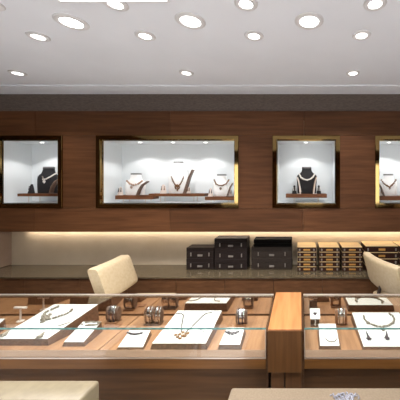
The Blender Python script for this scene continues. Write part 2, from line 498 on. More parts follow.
earring_stand(120.3, 3.28, zl, 186.8, 2.6, 'stand_pale', 'grey_gem', 'pale earring stand left of the left white bust, on its riser')
earring_stand(163.3, 3.33, zm, 184.6, 3.2, 'stand_pale', 'bronze', 'pale pink earring stand left of the tall white bust')
earring_stand(188.6, 3.31, zm, 186.8, 2.0, 'stand_pale', 'bronze', 'pale earring stand under the curved stand beside the tall bust')
earring_stand(210.6, 3.27, zr, 188.0, 2.4, 'stand_pale', 'grey_gem', 'pale earring stand left of the right white bust')
earring_stand(230.2, 3.30, zr, 189.0, 2.2, 'stand_pale', 'grey_gem', 'pale earring stand right of the right white bust')
# niche with the black bust
zk = riser(285.8, 327.0, 194.0, 197.8, 3.23, .18, 'wooden riser under the black bust between two straps')
bust(306.8, Yb, zk, 166.8, 10.0, 4.6, 175.5, 'black_velvet', 'black velvet bust facing front with a white beaded collar', 'black velvet busts')
necklace_on_bust(Yb - .047, [(299.5, 174.5), (301, 177.5), (304, 179.3), (307.3, 180), (310.5, 179), (313, 177), (314.4, 174.5)], .009, 'pearl', 'white beaded collar on the front-facing black bust')
ramp([(301, 193.9), (300.2, 188), (299, 182), (297.3, 177)], Yb - .075, .04, .012, 'upright cream strap stand at left of the front-facing black bust', top='pearl', dark='stand_pale')
ramp([(313, 193.9), (313.8, 188), (314.8, 182), (316.5, 177)], Yb - .075, .04, .012, 'upright pink strap stand at right of the front-facing black bust', top='rose', dark='stand_pale')
earring_stand(294.4, 3.28, zk, 185.4, 2.4, 'black_velvet', 'pearl', 'black earring stand left of the front-facing black bust')
earring_stand(318.8, 3.28, zk, 185.4, 2.4, 'black_velvet', 'pearl', 'black earring stand right of the front-facing black bust')
# niche at the left edge
zf = riser(17.3, 66, 193.6, 196.4, 3.23, .18, 'wooden riser under the black bust at far left')
bust(48, Yb, zf, 166.8, 9.8, 5.2, 176.0, 'black_velvet', 'black velvet bust at far left, necklace slanting across', 'black velvet busts')
necklace_on_bust(Yb - .052, [(58, 172.5), (54, 174.5), (50, 177), (46, 179), (43, 179.3)], .007, 'pearl', 'silver necklace slanting over the far-left black bust', (44.4, 181.5, .013))
necklace_on_bust(Yb - .052, [(42.4, 176.5), (43.2, 178.5), (44.2, 181)], .005, 'silver', 'short silver strand at the left shoulder of the far-left black bust')
ramp([(50.3, 193.5), (52, 187.5), (55, 182.5), (61, 178)], Yb - .10, .045, .014, 'curved stand with pale band beside the far-left black bust', top='rose')
earring_stand(31.3, 3.28, zf, 184.2, 3.0, 'black_velvet', 'grey_gem', 'black earring stand left of the far-left black bust')
# niche at the right edge
ze = riser(379.5, 440, 196.2, 200.4, 3.23, .18, 'wooden riser under the white bust at the right edge')
bust(388.5, Yb, ze, 174.0, 8.4, 4.8, 182, 'white_bust', 'white bust at the right edge wearing a gold bib necklace', G3)
necklace_on_bust(Yb - .050, [(381.5, 180), (383.5, 183), (386, 185), (389.5, 187), (392, 185), (394, 183), (395.8, 180)], .008, 'dark_gold', 'gold bib necklace on the white bust at the right edge', (389.6, 188.2, .009))
ramp([(384.5, 196.1), (383, 191.5), (381.5, 187.5), (378.8, 183.5)], Yb - .09, .04, .013, 'curved stand leaning left of the right-edge white bust')
earring_stand(381.8, 3.27, ze, 188.5, 1.9, 'stand_pale', 'rose', 'pale earring stand under the leaning stand at the right edge')

# ------------------------------------------------------------------ back counter
BT = EZ - 1.086      # top of the stone
BF = 3.054
bm = bm_new(); box(bm, LX, RX, BF, BY, BT - .018, BT, .002); tag(obj('worktop', bm, 'stone'), 'long glossy brown stone worktop along the back wall', 'worktop')
ux = [LX] + [X(p, BF + .02) for p in (79, 176, 273.6, 371)] + [RX]
unit_lab = ['walnut back cabinet at far left below the stone worktop', 'walnut back cabinet behind the left cream chair', 'walnut back cabinet below the dark cases',
            'walnut back cabinet below the three tan-lidded stacks', 'walnut back cabinet behind the right cream chair']
for i, (a, b) in enumerate(zip(ux, ux[1:])):
    cx = (a + b) / 2; w = (b - a) / 2 - .001
    t = thing('base_cabinet', unit_lab[i], 'cabinet', (cx, BF, 0), 0, 'walnut cabinets under the stone worktop')
    bm = bm_new(); box(bm, -w, w, .04, BY - BF - .002, .08, BT - .019); obj('carcass', bm, 'walnut_dark', t)
    bm = bm_new(); box(bm, -w, w, .07, .3, 0, .08); obj('plinth', bm, 'dark_gap', t)
    for (u0, u1) in ((-w, 0), (0, w)):
        bm = bm_new(); box(bm, u0 + .0015, u1 - .0015, .02, .04, BT - .22, BT - .024, .0015); obj('drawer', bm, 'walnut_drawer', t)
        bm = bm_new(); box(bm, u0 + .0015, u1 - .0015, .02, .04, .085, BT - .224, .0015); obj('door', bm, 'walnut_drawer', t)

# ------------------------------------------------------------------ jewellery cases on the back counter
def case_proto(name, w, d, h, body, lid, label, cat, group, style):
    t = thing(name, label, cat, (0, 0, 0), 0, group)
    hw = w / 2
    if style == 'dark':
        bm = bm_new(); box(bm, -hw, hw, 0, d, 0.0005, h * .60, .004); obj('base', bm, body, t)
        bm = bm_new(); box(bm, -hw, hw, -.001, d, h * .60 + .001, h - .0005, .005); obj('lid', bm, body, t)
        for s in (-1, 1):
            bm = bm_new(); box(bm, s * hw * .66 - .006, s * hw * .66 + .006, -.009, .001, h * .22, h * .55, .0015); obj('latch', bm, 'clasp', t)
        bm = bm_new(); box(bm, -.030, .030, -.007, .001, h * .2, h * .38, .002); box(bm, -.024, .024, -.011, -.005, h * .24, h * .33, .002); obj('handle', bm, 'clasp', t)
    elif style == 'plain':
        bm = bm_new(); box(bm, -hw, hw, 0, d, .0005, h * .45, .004); obj('base', bm, body, t)
        bm = bm_new(); box(bm, -hw - .002, hw + .002, -.002, d, h * .45 + .001, h, .006); obj('lid', bm, body, t)
    else:
        bm = bm_new(); box(bm, -hw, hw, 0, d, .0005, h * .88, .002); obj('base', bm, body, t)
        bm = bm_new(); box(bm, -hw, hw, -.001, d, h * .88 + .0005, h - .0005, .0015); obj('lid', bm, lid, t, label='tan veneered lid')
        for s in (-1, 1):
            bm = bm_new(); box(bm, s * (hw - .028) - .009, s * (hw - .028) + .009, -.006, .001, h * .22, h * .62, .002); obj('latch', bm, 'clasp', t)
        bm = bm_new(); box(bm, -.040, .040, -.005, .001, h * .25, h * .58, .0015); obj('nameplate', bm, 'gold_plate', t)
    return t


def stack(kind, pl, pr, ptop, pbot, n, Y, d, style, body, lid, where, group, name='jewellery_case', cat='case', base=None):
    x0, x1 = X(pl, Y), X(pr, Y)
    zb = BT if base is None else base
    zt = Z(ptop, Y); h = (zt - zb) / n
    p = None
    for k in range(n):
        if n == 1: pos = ''
        elif k == 0: pos = 'bottom '
        elif k == n - 1: pos = 'topmost '
        elif n == 3: pos = 'middle '
        else: pos = ['', 'second-lowest ', 'third-lowest ', 'fourth-lowest '][k]
        lab = f'{pos}{kind} {where}'
        loc = ((x0 + x1) / 2 + (0 if k == 0 else random.uniform(-.002, .002)), Y, zb + k * h)
        if p is None:
            p = case_proto(name, x1 - x0, d, h, body, lid, lab, cat, group, style); p.location = loc
        else: dup(p, loc, 0, lab, group)
    return zt


YD = 3.313
stack('dark brown latched case', 186.2, 213.6, 247.6, 269, 2, YD, .175, 'dark', 'case_dark', None, 'in the short two-high stack', 'dark brown jewellery cases')
stack('dark brown latched case', 214.4, 247.0, 238.4, 269, 3, YD - .01, .185, 'dark', 'case_dark', None, 'in the three-high stack', 'dark brown jewellery cases')
z3 = stack('grey-brown wide case', 251.4, 292.0, 247.0, 269, 2, YD, .18, 'dark', 'case_grey', None, 'under the long black box', 'grey-brown wide cases')
stack('long black box lying on the grey-brown wide cases', 253.8, 291.6, 239.4, 247, 1, YD, .17, 'plain', 'case_black', None, 'beside the tan lids', None, 'storage_box', 'box', z3)
YT = 3.243
GT = 'tan-lidded chestnut boxes'
stack('tan-lidded chestnut box', 297.4, 316.4, 247, 271.4, 5, YT, .25, 'tan', 'case_brown', 'tan', 'in the stack nearest the black box', GT, 'jewellery_box', 'box')
stack('tan-lidded chestnut box', 319.4, 339.6, 247, 271.4, 5, YT, .25, 'tan', 'case_brown', 'tan', 'in the second stack from the black box', GT, 'jewellery_box', 'box')
stack('tan-lidded chestnut box', 342.2, 362.4, 247, 271.4, 5, YT, .25, 'tan', 'case_brown', 'tan', 'in the small stack beside the right chair', GT, 'jewellery_box', 'box')
stack('wide tan-lidded box', 365.6, 398.0, 245.8, 271.4, 4, YT, .25, 'tan', 'case_brown', 'tan', 'in the stack behind the right chair', 'wide tan-lidded boxes', 'jewellery_box', 'box')
stack('wide tan-lidded box', 399.4, 431, 245.8, 271.4, 4, YT, .25, 'tan', 'case_brown', 'tan', 'in the stack cut off by the right edge', 'wide tan-lidded boxes', 'jewellery_box', 'box')

# ------------------------------------------------------------------ glass display cases
DF, DB = 1.745, 2.25
GTOP = Z(328, DF); DECK = .598
MIRY = 2.215
def display_case(x0, x1, label, gaps):
    t = thing('display_case', label, 'display case', ((x0 + x1) / 2, DF, 0), 0, 'glass topped jewellery counters')
    cx = (x0 + x1) / 2; w = (x1 - x0) / 2; D = DB - DF
    zf0 = Z(369, DF)
    bm = bm_new(); box(bm, -w, w, .055, D - .02, .08, DECK - .045); obj('body', bm, 'walnut_olive', t)
    bm = bm_new(); box(bm, -w, w, .10, D - .05, 0, .08); obj('plinth', bm, 'dark_gap', t)
    bm = bm_new(); box(bm, -w, w, 0, .055, zf0, Z(358.2, DF), .002); obj('fascia', bm, 'walnut_light', t)
    bm = bm_new(); box(bm, -w, w, .006, D - .02, Z(358.2, DF), DECK - .0435); obj('shadow_gap', bm, 'dark_gap', t)
    xs = [-w] + [g - cx for g in gaps] + [w]
    for a, b in zip(xs, xs[1:]):
        bm = bm_new(); box(bm, a + .004, b - .004, .016, MIRY - DF - .003, DECK - .033, DECK, .004); obj('deck_panel', bm, 'deck', t)
    bm = bm_new(); prism8(bm, [(-w + .006, .008, DECK - .043), (w - .006, .008, DECK - .043), (w - .006, .0155, DECK - .043), (-w + .006, .0155, DECK - .043)], [(-w + .006, .0145, DECK - .001), (w - .006, .0145, DECK - .001), (w - .006, .0155, DECK - .001), (-w + .006, .0155, DECK - .001)]); obj('deck_edging', bm, 'lit_deck_edge', t)
    # mirror back with its bottom rail and top rail
    bm = bm_new(); box(bm, -w, w, MIRY - DF, MIRY - DF + .005, DECK + .012, GTOP - .007); obj('mirror', bm, 'mirror', t)
    bm = bm_new(); box(bm, -w, w, MIRY - DF - .002, MIRY - DF + .006, DECK - .033, DECK + .012); obj('mirror_rail', bm, 'walnut_dark', t)
    bm = bm_new(); box(bm, -w, w, MIRY - DF + .006, D - .004, DECK - .04, GTOP - .006); obj('back_panel', bm, 'walnut_dark', t)
    bm = bm_new(); box(bm, -w, w, D - .004, D + .022, GTOP - .03, GTOP + .002, .002); obj('back_rail', bm, 'steel', t)
    # glazing
    bm = bm_new(); box(bm, -w, w, .004, D - .004, GTOP - .005, GTOP)
    g = obj('glass_top', bm, 'glass', t)
    bm = bm_new(); box(bm, -w, w, -.001, .0035, GTOP - .0105, GTOP, .001); obj('glass_edge', bm, 'glass_edge', g, label='teal polished glass edge')
    bm = bm_new(); box(bm, -w, w, .002, .0045, Z(357.5, DF), GTOP - .0106); obj('glass_front', bm, 'glass', t)
    bm = bm_new(); box(bm, -w, w, -.001, .0035, Z(358.9, DF), Z(357.9, DF)); obj('bottom_channel', bm, 'steel', t)
    for s in (-1, 1):
        bm = bm_new(); box(bm, s * w - (.005 if s > 0 else 0), s * w + (0 if s > 0 else .005), .0, .006, Z(358, DF), GTOP - .0106, .001); obj('corner_trim', bm, 'steel', t)
        bm = bm_new(); box(bm, s * w - (.0035 if s > 0 else 0), s * w + (0 if s > 0 else .0035), .007, MIRY - DF - .004, DECK + .001, GTOP - .006); obj('glass_end', bm, 'glass', t)
    return t

XL1 = X(265.9, DF); XR0 = X(304.3, DF)
display_case(-3.3, XL1, 'long glass-topped walnut display counter left of the wooden post', [-2.42, X(98.5, 1.764)])
display_case(XR0, 2.9, 'glass-topped walnut display counter right of the wooden post', [1.35])

# wooden post between the cases
PF = 1.722
pt = thing('divider_post', 'solid wooden dividing post between the two glass counters', 'post', (X(284.8, PF), PF, 0))
pw = (X(301.6, PF) - X(268.0, PF)) / 2
zt = Z(329.3, PF)
bm = bm_new(); box(bm, -pw, pw, 0, .575, zt - .012, zt, .002); obj('top', bm, 'post_top', pt, label='orange-brown oiled wooden top')
bm = bm_new(); box(bm, -pw, pw, 0, .57, Z(372.6, PF), zt - .0125, .001); obj('upper_block', bm, 'walnut_vertical', pt)
bm = bm_new(); box(bm, -pw + .016, -.006, .035, .55, 0, Z(372.6, PF)); box(bm, .002, pw, .035, .55, 0, Z(372.6, PF)); obj('leg_panel', bm, 'walnut_vertical', pt)
bm = bm_new(); box(bm, -.0058, .0018, .05, .5, 0, Z(372.6, PF)); obj('groove', bm, 'dark_gap', pt)

pc = X(284.8, PF)
for a, b in ((XL1 + .001 - pc, -pw - .0005), (pw + .0005, XR0 - .001 - pc)):
    bm = bm_new(); box(bm, a, b, .026, .56, 0, zt - .03); obj('side_filler', bm, 'walnut_dark', pt)

# ------------------------------------------------------------------ trays
class Tray: pass
def tray(label, pfl, pfr, Yf, pyf, Yb, pyb, group, pbl=None, pbr=None):
    """wedge tray: front edge pixels and depth, back edge depth; lies on the deck"""
    r = Tray()
    x0, x1 = X(pfl, Yf), X(pfr, Yf)
    bx0 = X(pbl, Yb) if pbl is not None else x0
    bx1 = X(pbr, Yb) if pbr is not None else x1
    zf, zb = Z(pyf, Yf), Z(pyb, Yb)
    cx = (x0 + x1) / 2
    t = thing('display_tray', label, 'display tray', (cx, Yf, DECK + .0005), 0, group)
    b0 = 0.0; D = Yb - Yf
    P = lambda x, y, z: (x - cx, y - Yf, z - DECK - .0005)
    c = .0025; q = .010     # pad thickness, flare of the base
    bm = bm_new()
    prism8(bm, [P(x0 - q, Yf - .004, DECK + .0005), P(x1 + q, Yf - .004, DECK + .0005), P(bx1 + q, Yb, DECK + .0005), P(bx0 - q, Yb, DECK + .0005)],
           [P(x0, Yf, zf - c), P(x1, Yf, zf - c), P(bx1, Yb, zb - c), P(bx0, Yb, zb - c)], .0015)
    obj('base', bm, 'tray_side', t, label='brown wedge base')
    bm = bm_new()
    prism8(bm, [P(x0, Yf, zf - c + .0002), P(x1, Yf, zf - c + .0002), P(bx1, Yb, zb - c + .0002), P(bx0, Yb, zb - c + .0002)],
           [P(x0, Yf, zf), P(x1, Yf, zf), P(bx1, Yb, zb), P(bx0, Yb, zb)], .001)
    obj('pad', bm, 'tray_white', t, label='white leatherette pad')
    r.Yf, r.zf, r.s = Yf, zf, (zb - zf) / (Yb - Yf)
    return r


def on(tr, px, py, lift=0.0):
    """point of the tray surface seen at a pixel of the photograph"""
    # z = zf + (y-Yf)*s ; z = EZ - (py-CY)/F*y
    y = (EZ - tr.zf + tr.s * tr.Yf) / (tr.s + (py - CY) / F)
    return Vector((X(px, y), y, tr.zf + (y - tr.Yf) * tr.s + lift))


def strand(tr, pts, r, m, label, name='necklace', cat='necklace', group=None, clusters=(), jitter=0.0):
    bm = bm_new()
    W = [on(tr, *p, r * .9) for p in pts]
    for a, b in zip(W, W[1:]):
        n = max(1, int((b - a).length / (r * 1.35)))
        for i in range(n):
            q = a.lerp(b, i / n) + Vector((random.uniform(-1, 1), random.uniform(-1, 1), 0)) * jitter
            bead(bm, q, r * random.uniform(.85, 1.1))
    bead(bm, W[-1], r)
    for (px, py, R, n, br) in clusters:
        c = on(tr, px, py, br * .9)
        bead(bm, c, br * 1.2)
        for k in range(n):
            a = 2 * PI * k / n + .3; f = random.uniform(.45, 1)
            bead(bm, c + Vector((math.cos(a) * R * f, math.sin(a) * R * 1.2 * f, tr.s * math.sin(a) * R * 1.2 * f)), br * random.uniform(.7, 1.1))
    return tag(obj(name, bm, m, None, True), label, cat, group)


def drop_earring(tr, p0, p1, r, m, label, group):
    bm = bm_new()
    a, b = on(tr, *p0, r), on(tr, *p1, r)
    n = 5
    for i in range(n):
        q = a.lerp(b, i / (n - 1)); bead(bm, q, r * (.7 + .25 * i))
    for k in range(6):
        an = PI * k / 3; bead(bm, b + Vector((math.cos(an) * r * 2, math.sin(an) * r * 2, tr.s * math.sin(an) * r * 2)), r * .7)
    return tag(obj('earring', bm, m, None, True), label, 'earring', group)


GL = 'large white display trays'; GS = 'small white display pads'
A = tray('large white tray at the left end with sprawling silver necklace', -4, 47.5, 1.81, 338.6, 2.14, 304.2, GL, 54, 98)
strand(A, [(72, 310.5), (68, 314), (60, 317), (53, 319), (47, 320.5), (43, 317), (45, 313.5), (51, 310.5), (58, 307.5)], .0100, 'silver', 'sprawling silver necklace on the large tray at the left end',
       clusters=[(46, 318, .026, 18, .008), (43.5, 321.5, .014, 9, .007)], jitter=.004)
drop_earring(A, (9, 331.5), (3.5, 336), .0085, 'silver', 'silver drop earring at the front left corner of the left tray', 'pair of earrings on the left tray')
drop_earring(A, (44, 333.5), (39.5, 337.8), .0085, 'silver', 'silver drop earring at the front right corner of the left tray', 'pair of earrings on the left tray')
strand(A, [(70, 322.5), (63, 325), (58, 326.4)], .004, 'silver', 'short silver bracelet near the right side of the left tray', 'bracelet', 'bracelet')
B = tray('narrow white pad just right of the large left tray', 64, 83.6, 1.80, 341.8, 1.98, 321.6, GS, 83.0, 101.5)
strand(B, [(82, 325), (85, 323.5), (90, 322.6), (96, 322.6), (100, 323.5), (97, 325.5), (91, 325.5), (86, 326.2)], .0070, 'silver', 'silver tennis bracelet heaped on the narrow left pad', 'bracelet', 'bracelet', jitter=.003)
Cc = tray('white pad in front of the double bangle stand', 118, 142.8, 1.768, 346.9, 1.93, 330.2, GS, 129.7, 150.4)
strand(Cc, [(127.5, 333.4), (131, 334.6), (135, 335.0), (138.5, 334.4), (142, 333.8)], .0075, 'grey_gem', 'row of grey stones on the pad before the double bangle stand', 'bracelet', 'bracelet')
Dd = tray('large white tray left of the wooden post with a gold flower pendant', 152, 205.8, 1.768, 343.2, 2.15, 310.5, GL, 178, 221.8)
strand(Dd, [(176.5, 314), (181, 313.6), (183.5, 315.5), (182.6, 321), (181.5, 327), (181.5, 332)], .0044, 'chain_metal', 'fine left chain of the flower pendant on the tray left of the post', 'chain', 'chain')
strand(Dd, [(212, 313), (206.5, 313.6), (203, 316), (198, 321), (192, 327), (186, 332.5)], .0044, 'chain_metal', 'fine right chain of the flower pendant on the tray left of the post', 'chain', 'chain')
bm = bm_new()
for (px, py) in ((183, 333), (186, 334.5), (179.5, 335), (182.5, 336.4), (177.5, 337.6), (185, 337), (180, 339), (188, 333.8), (175.6, 335.6)):
    c = on(Dd, px, py, .005); bead(bm, c, .0075)
    for k in range(5): bead(bm, c + Vector((math.cos(k * 1.257) * .008, math.sin(k * 1.257) * .009, .001)), .0045)
tag(obj('pendant', bm, 'gold', None, True), 'gold flower cluster pendant on the tray left of the post', 'pendant')
bm = bm_new()
for (px, py) in ((201, 331), (202.6, 329.5), (202, 333), (200, 334.2), (203.5, 332)): bead(bm, on(Dd, px, py, .004), .0048)
tag(obj('earring', bm, 'grey_gem', None, True), 'grey jewelled earring right of the flower pendant', 'earring')
E = tray('small white pad beside the wooden post', 219.3, 240.0, 1.768, 344.4, 1.95, 327.4, GS, 227, 244.6)
strand(E, [(225.5, 332.5), (228, 334.2), (231.5, 335), (235, 334.4), (238.5, 332.6), (235, 333.2), (231, 333.6), (228, 332.8)], .0075, 'grey_gem', 'grey beaded bracelet on the small pad beside the post', 'bracelet', 'bracelet', jitter=.002)
Ff = tray('white tray cut off by the left edge of the picture', -46, -14, 1.84, 335, 2.02, 318.5, GS, -24, 5.2)
Gg = tray('small white pad right of the wooden post', 320.2, 339.6, 1.768, 345.6, 1.97, 323.6, GS, 318.6, 335.6)
strand(Gg, [(325.6, 338.6), (327.5, 341.2), (331, 342.4), (335, 341.6), (336.6, 339.2)], .0042, 'silver', 'thin silver necklace on the pad right of the post', clusters=[(331.5, 342.2, .006, 5, .003)])
bm = bm_new(); [bead(bm, on(Gg, px, py, .003), .0032) for px, py in ((327.4, 331.6), (329.2, 331.2), (331, 331.6))]
tag(obj('brooch', bm, 'grey_gem', None, True), 'tiny grey brooch at the back of the pad right of the post', 'brooch')
Hh = tray('large white tray at the right edge with curved silver necklace', 363.6, 420, 1.768, 346.4, 2.15, 312.4, GL, 352, 399)
strand(Hh, [(363.5, 317), (364.6, 320), (367.5, 323), (371.5, 325.2), (377, 327), (383, 327.6), (389, 326.2), (393, 323.5), (394.5, 320), (392.5, 316.5), (389.5, 314.6)], .0088, 'silver', 'curved silver necklace on the large tray at the right edge',
       clusters=[(383, 330, .016, 9, .007), (368, 323.5, .012, 7, .007)], jitter=.002)
drop_earring(Hh, (366.5, 333), (368.8, 339.5), .0075, 'grey_gem', 'silver drop earring at left below the curved necklace', 'pair of earrings on the right tray')
drop_earring(Hh, (386.5, 333), (387, 339), .0075, 'grey_gem', 'silver drop earring at right below the curved necklace', 'pair of earrings on the right tray')

# ------------------------------------------------------------------ bracelet stands
def roll_stand(px, Y, pw_px, pbot, ptop, label, mats=('stand_dark', 'stand_dark')):
    k = Y / F; hw = pw_px * k / 2; zt = min(Z(ptop, Y), GTOP - .012); H = zt - DECK - .0005
    t = thing('bracelet_stand', label, 'bracelet stand', (X(px, Y), Y, DECK + .0005), 0, 'bracelet stands in the glass counters')
    bm = bm_new(); box(bm, -hw * .95, hw * .95, -.034, .034, 0, .010, .002); obj('foot', bm, mats[0], t)
    bm = bm_new(); n = 28; rings = []       # upright oval roll, its axis left to right
    for x in (-hw * .96, hw * .96):
        rings.append([bm.verts.new((x, math.cos(2 * PI * i / n) * .026, .0105 + (H - .018) / 2 + math.sin(2 * PI * i / n) * (H - .018) / 2)) for i in range(n)])
    for i in range(n): bm.faces.new((rings[0][i], rings[0][(i + 1) % n], rings[1][(i + 1) % n], rings[1][i]))
    bm.faces.new(rings[0][::-1]); bm.faces.new(rings[1])
    obj('roll', bm, mats[1], t, True)
    return hw, H


def bangle(px, Y, hw, H, off, wid, m, label, gems=None, group=None):
    t = thing('bangle', label, 'bangle', (X(px, Y) + off, Y, DECK + .0005), 0, group)
    n = 32; cz = .0105 + (H - .018) / 2; rz = (H - .018) / 2 + .0008; ry = .0268
    bm = bm_new(); prof = [(-wid / 2, 0), (-wid / 2, .003), (-wid * .25, .0052), (wid * .25, .0052), (wid / 2, .003), (wid / 2, 0)]
    rings = []
    for i in range(n):
        a = 2 * PI * i / n
        rings.append([bm.verts.new((x, math.cos(a) * (ry + e), cz + math.sin(a) * (rz + e))) for x, e in prof])
    for i in range(n):
        a, b = rings[i], rings[(i + 1) % n]
        for j in range(6): bm.faces.new((a[j], a[(j + 1) % 6], b[(j + 1) % 6], b[j]))
    obj('band', bm, m, t, True)
    if gems:
        bm = bm_new()
        for i in range(12):
            a = PI * .55 + PI * .85 * i / 11
            for s in (-.28, .28): bead(bm, (s * wid, math.cos(a) * (ry + .006), cz + math.sin(a) * (rz + .006)), wid * .13)
        obj('stones', bm, gems, t, True)
    return t


hw, H = roll_stand(154, 2.085, 17, 323, 306.2, 'dark stand carrying two wide bangles side by side')
bangle(154, 2.085, hw, H, -hw * .5, hw * .78, 'bright_silver', 'wide silver bangle, left of the two on one stand', 'bronze')
bangle(154, 2.085, hw, H, hw * .5, hw * .78, 'bright_silver', 'wide silver bangle, right of the two on one stand', 'bronze')
hw, H = roll_stand(113.6, 2.11, 12, 320, 305.4, 'brown stand with one bangle behind the narrow left pad', ('stand_brown', 'stand_dark'))
bangle(113.6, 2.11, hw, H, 0, hw * 1.1, 'bright_silver', 'silver bangle on the stand behind the narrow left pad', 'grey_gem')
bm = bm_new(); box(bm, X(104.5, 2.06), X(121, 2.06), 2.02, 2.072, DECK + .0005, DECK + .008, .002)
tag(obj('display_block', bm, 'stand_brown'), 'flat brown block in front of the bangle behind the narrow left pad', 'display block')
hw, H = roll_stand(241.6, 2.075, 11, 325, 308.4, 'brown stand with one bangle behind the small pad by the post', ('stand_brown', 'stand_dark'))
bangle(241.6, 2.075, hw, H, -hw * .05, hw * 1.25, 'bright_silver', 'silver bangle on the stand behind the small pad by the post', 'grey_gem')
hw, H = roll_stand(341, 2.06, 12, 326, 307.6, 'brown stand with a gold bangle left of the right-edge tray', ('stand_brown', 'stand_brown'))
bangle(341, 2.06, hw, H, 0, hw * 1.1, 'bright_silver', 'silver and gold bangle left of the large right-edge tray', 'dark_gold')
# white card stand with a dark heart
Yc = 2.07
t = thing('card_stand', 'white card with a dark heart charm on a brown stand right of the post', 'jewellery stand', (X(315, Yc), Yc, DECK + .0005))
kk = Yc / F
bm = bm_new(); box(bm, -4.6 * kk, 4.6 * kk, -.030, .030, 0, .012, .002); box(bm, -4.2 * kk, 4.2 * kk, -.012, .020, .012, .055, .002); obj('foot', bm, 'stand_dark', t)
bm = bm_new()
prism8(bm, [(-5 * kk, -.030, .056), (5 * kk, -.030, .056), (5 * kk, .024, .112), (-5 * kk, .024, .112)], [(-5 * kk, -.033, .060), (5 * kk, -.033, .060), (5 * kk, .021, .116), (-5 * kk, .021, .116)], .001)
obj('card', bm, 'tray_white', t)
bm = bm_new()      # heart
hp = []
for i in range(28):
    a = 2 * PI * i / 28
    hx = 16 * math.sin(a) ** 3; hy = 13 * math.cos(a) - 5 * math.cos(2 * a) - 2 * math.cos(3 * a) - math.cos(4 * a)
    hp.append((hx / 16 * .014, hy / 16 * .014))
cz = Vector((0, -.006, .088)); uu = Vector((0, .054, .056)).normalized(); nn = Vector((0, -.056, .054)).normalized()
lo = [bm.verts.new(cz + Vector((x, 0, 0)) + uu * y + nn * .0003) for x, y in hp]
hi = [bm.verts.new(cz + Vector((x * .8, 0, 0)) + uu * y * .8 + nn * .005) for x, y in hp]
for i in range(28): bm.faces.new((lo[i], lo[(i + 1) % 28], hi[(i + 1) % 28], hi[i]))
bm.faces.new(hi); bm.faces.new(lo[::-1])
obj('heart_charm', bm, 'grey_gem', t)
bm = bm_new(); [bead(bm, (random.uniform(-.003, .003), -.034, .012 + .004 * i), .0042) for i in range(11)]
obj('tassel', bm, 'pearl', t, True)
# pale T-bar stand at the left
Yt = 2.12
t = thing('bracelet_bar', 'pale T-shaped bracelet bar behind the large left tray', 'jewellery stand', (X(20.5, Yt), Yt, DECK + .0005))
bm = bm_new(); lathe(bm, [(.024, 0), (.024, .005), (.018, .008)], 24); obj('foot', bm, 'stand_pale', t, True)
bm = bm_new(); lathe(bm, [(.006, .008), (.006, .098)], 14); obj('post', bm, 'stand_pale', t, True)
bm = bm_new(); tube(bm, [(-.05, 0, .107), (-.045, 0, .107), (.045, 0, .107), (.05, 0, .107)], .0095, 14, rad=[.006, .0095, .0095, .006]); obj('bar', bm, 'stand_pale', t, True)

# ------------------------------------------------------------------ chairs
def shell(bm, W, H, T, curve, lean, nx=18, ny=20):
    """padded back: width along x, curved forward (-y) at the ends, leaning back at the top"""
    rows = []
    for i in range(nx + 1):
        u = -1 + 2 * i / nx
        e = 1.0 - .16 * max(0, (abs(u) - .86) / .14) ** 2
        ring = []
        for k in range(ny):
            a = 2 * PI * k / ny + PI / 4
            c, s = math.cos(a), math.sin(a)
            ex = .34
            yy = T / 2 * math.copysign(abs(c) ** ex, c) * e; zz = H / 2 * math.copysign(abs(s) ** ex, s) * (1 - .3 * (1 - e))
            ring.append(bm.verts.new((u * W / 2, -curve * u * u + yy + lean * (zz / H), H / 2 + zz)))
        rows.append(ring)
    for a, b in zip(rows, rows[1:]):
        for k in range(ny): bm.faces.new((a[k], a[(k + 1) % ny], b[(k + 1) % ny], b[k]))
    bm.faces.new(rows[0][::-1]); bm.faces.new(rows[-1])
    return bm


def swivel_chair(label, loc, rz, W, zb, zt, T, curve, lean):
    t = thing('swivel_chair', label, 'chair', loc, rz, 'cream leather swivel chairs behind the counter')
    bm = bm_new(); shell(bm, W, zt - zb, T, curve, lean); o = obj('backrest', bm, 'cream', t, True); o.location = (0, .0, zb)
    bm = bm_new(); box(bm, -.235, .235, -.50, -.045, .42, .51, .035, 4); obj('seat', bm, 'cream', t, True)
    bm = bm_new(); tube(bm, [(0, -.06, .44), (0, .05, .45), (0, .035, .55), (0, 0, zb + .05)], .018, 10); obj('back_support', bm, 'dark_gap', t, True)
    bm = bm_new(); lathe(bm, [(.028, .05), (.028, .30), (.045, .30), (.05, .42)], 20, (0, -.27, 0)); obj('column', bm, 'chrome', t, True)
    bm = bm_new(); lathe(bm, [(.23, 0), (.23, .012), (.06, .03), (.03, .055)], 36, (0, -.27, 0)); obj('base', bm, 'chrome', t, True)
    return t


swivel_chair('cream leather swivel chair behind the left counter, turned side-on', (-1.80, 2.655, 0), math.radians(91), .48, .625, .915, .11, -.02, .10)
swivel_chair('cream leather swivel chair cut by the right edge, in front of the boxes', (.81, 2.705, 0), math.radians(108), .58, .605, .925, .10, .05, .09)

# customer side
def armchair(label, loc, rz):
    t = thing('armchair', label, 'chair', loc, rz)
    bm = bm_new(); box(bm, -.30, .30, -.115, 0, .40, .852, .014, 3); obj('backrest', bm, 'dimmed_cream_leather', t, True)
    bm = bm_new(); box(bm, -.29, .29, .002, .36, .32, .45, .03, 3); obj('seat', bm, 'dimmed_cream_leather', t, True)
    for s in (-1, 1):
        for y in (-.08, .32):
            bm = bm_new(); tube(bm, [(s * .25, y, 0), (s * .25, y, .36)], .018, 12, rad=[.014, .02]); obj('leg', bm, 'walnut_dark', t, True)
    return t


YA = 1.155
armchair('cream leather chair in front of the left counter, cut by the picture bottom', (X(97, YA) - .285, YA, 0), 0)
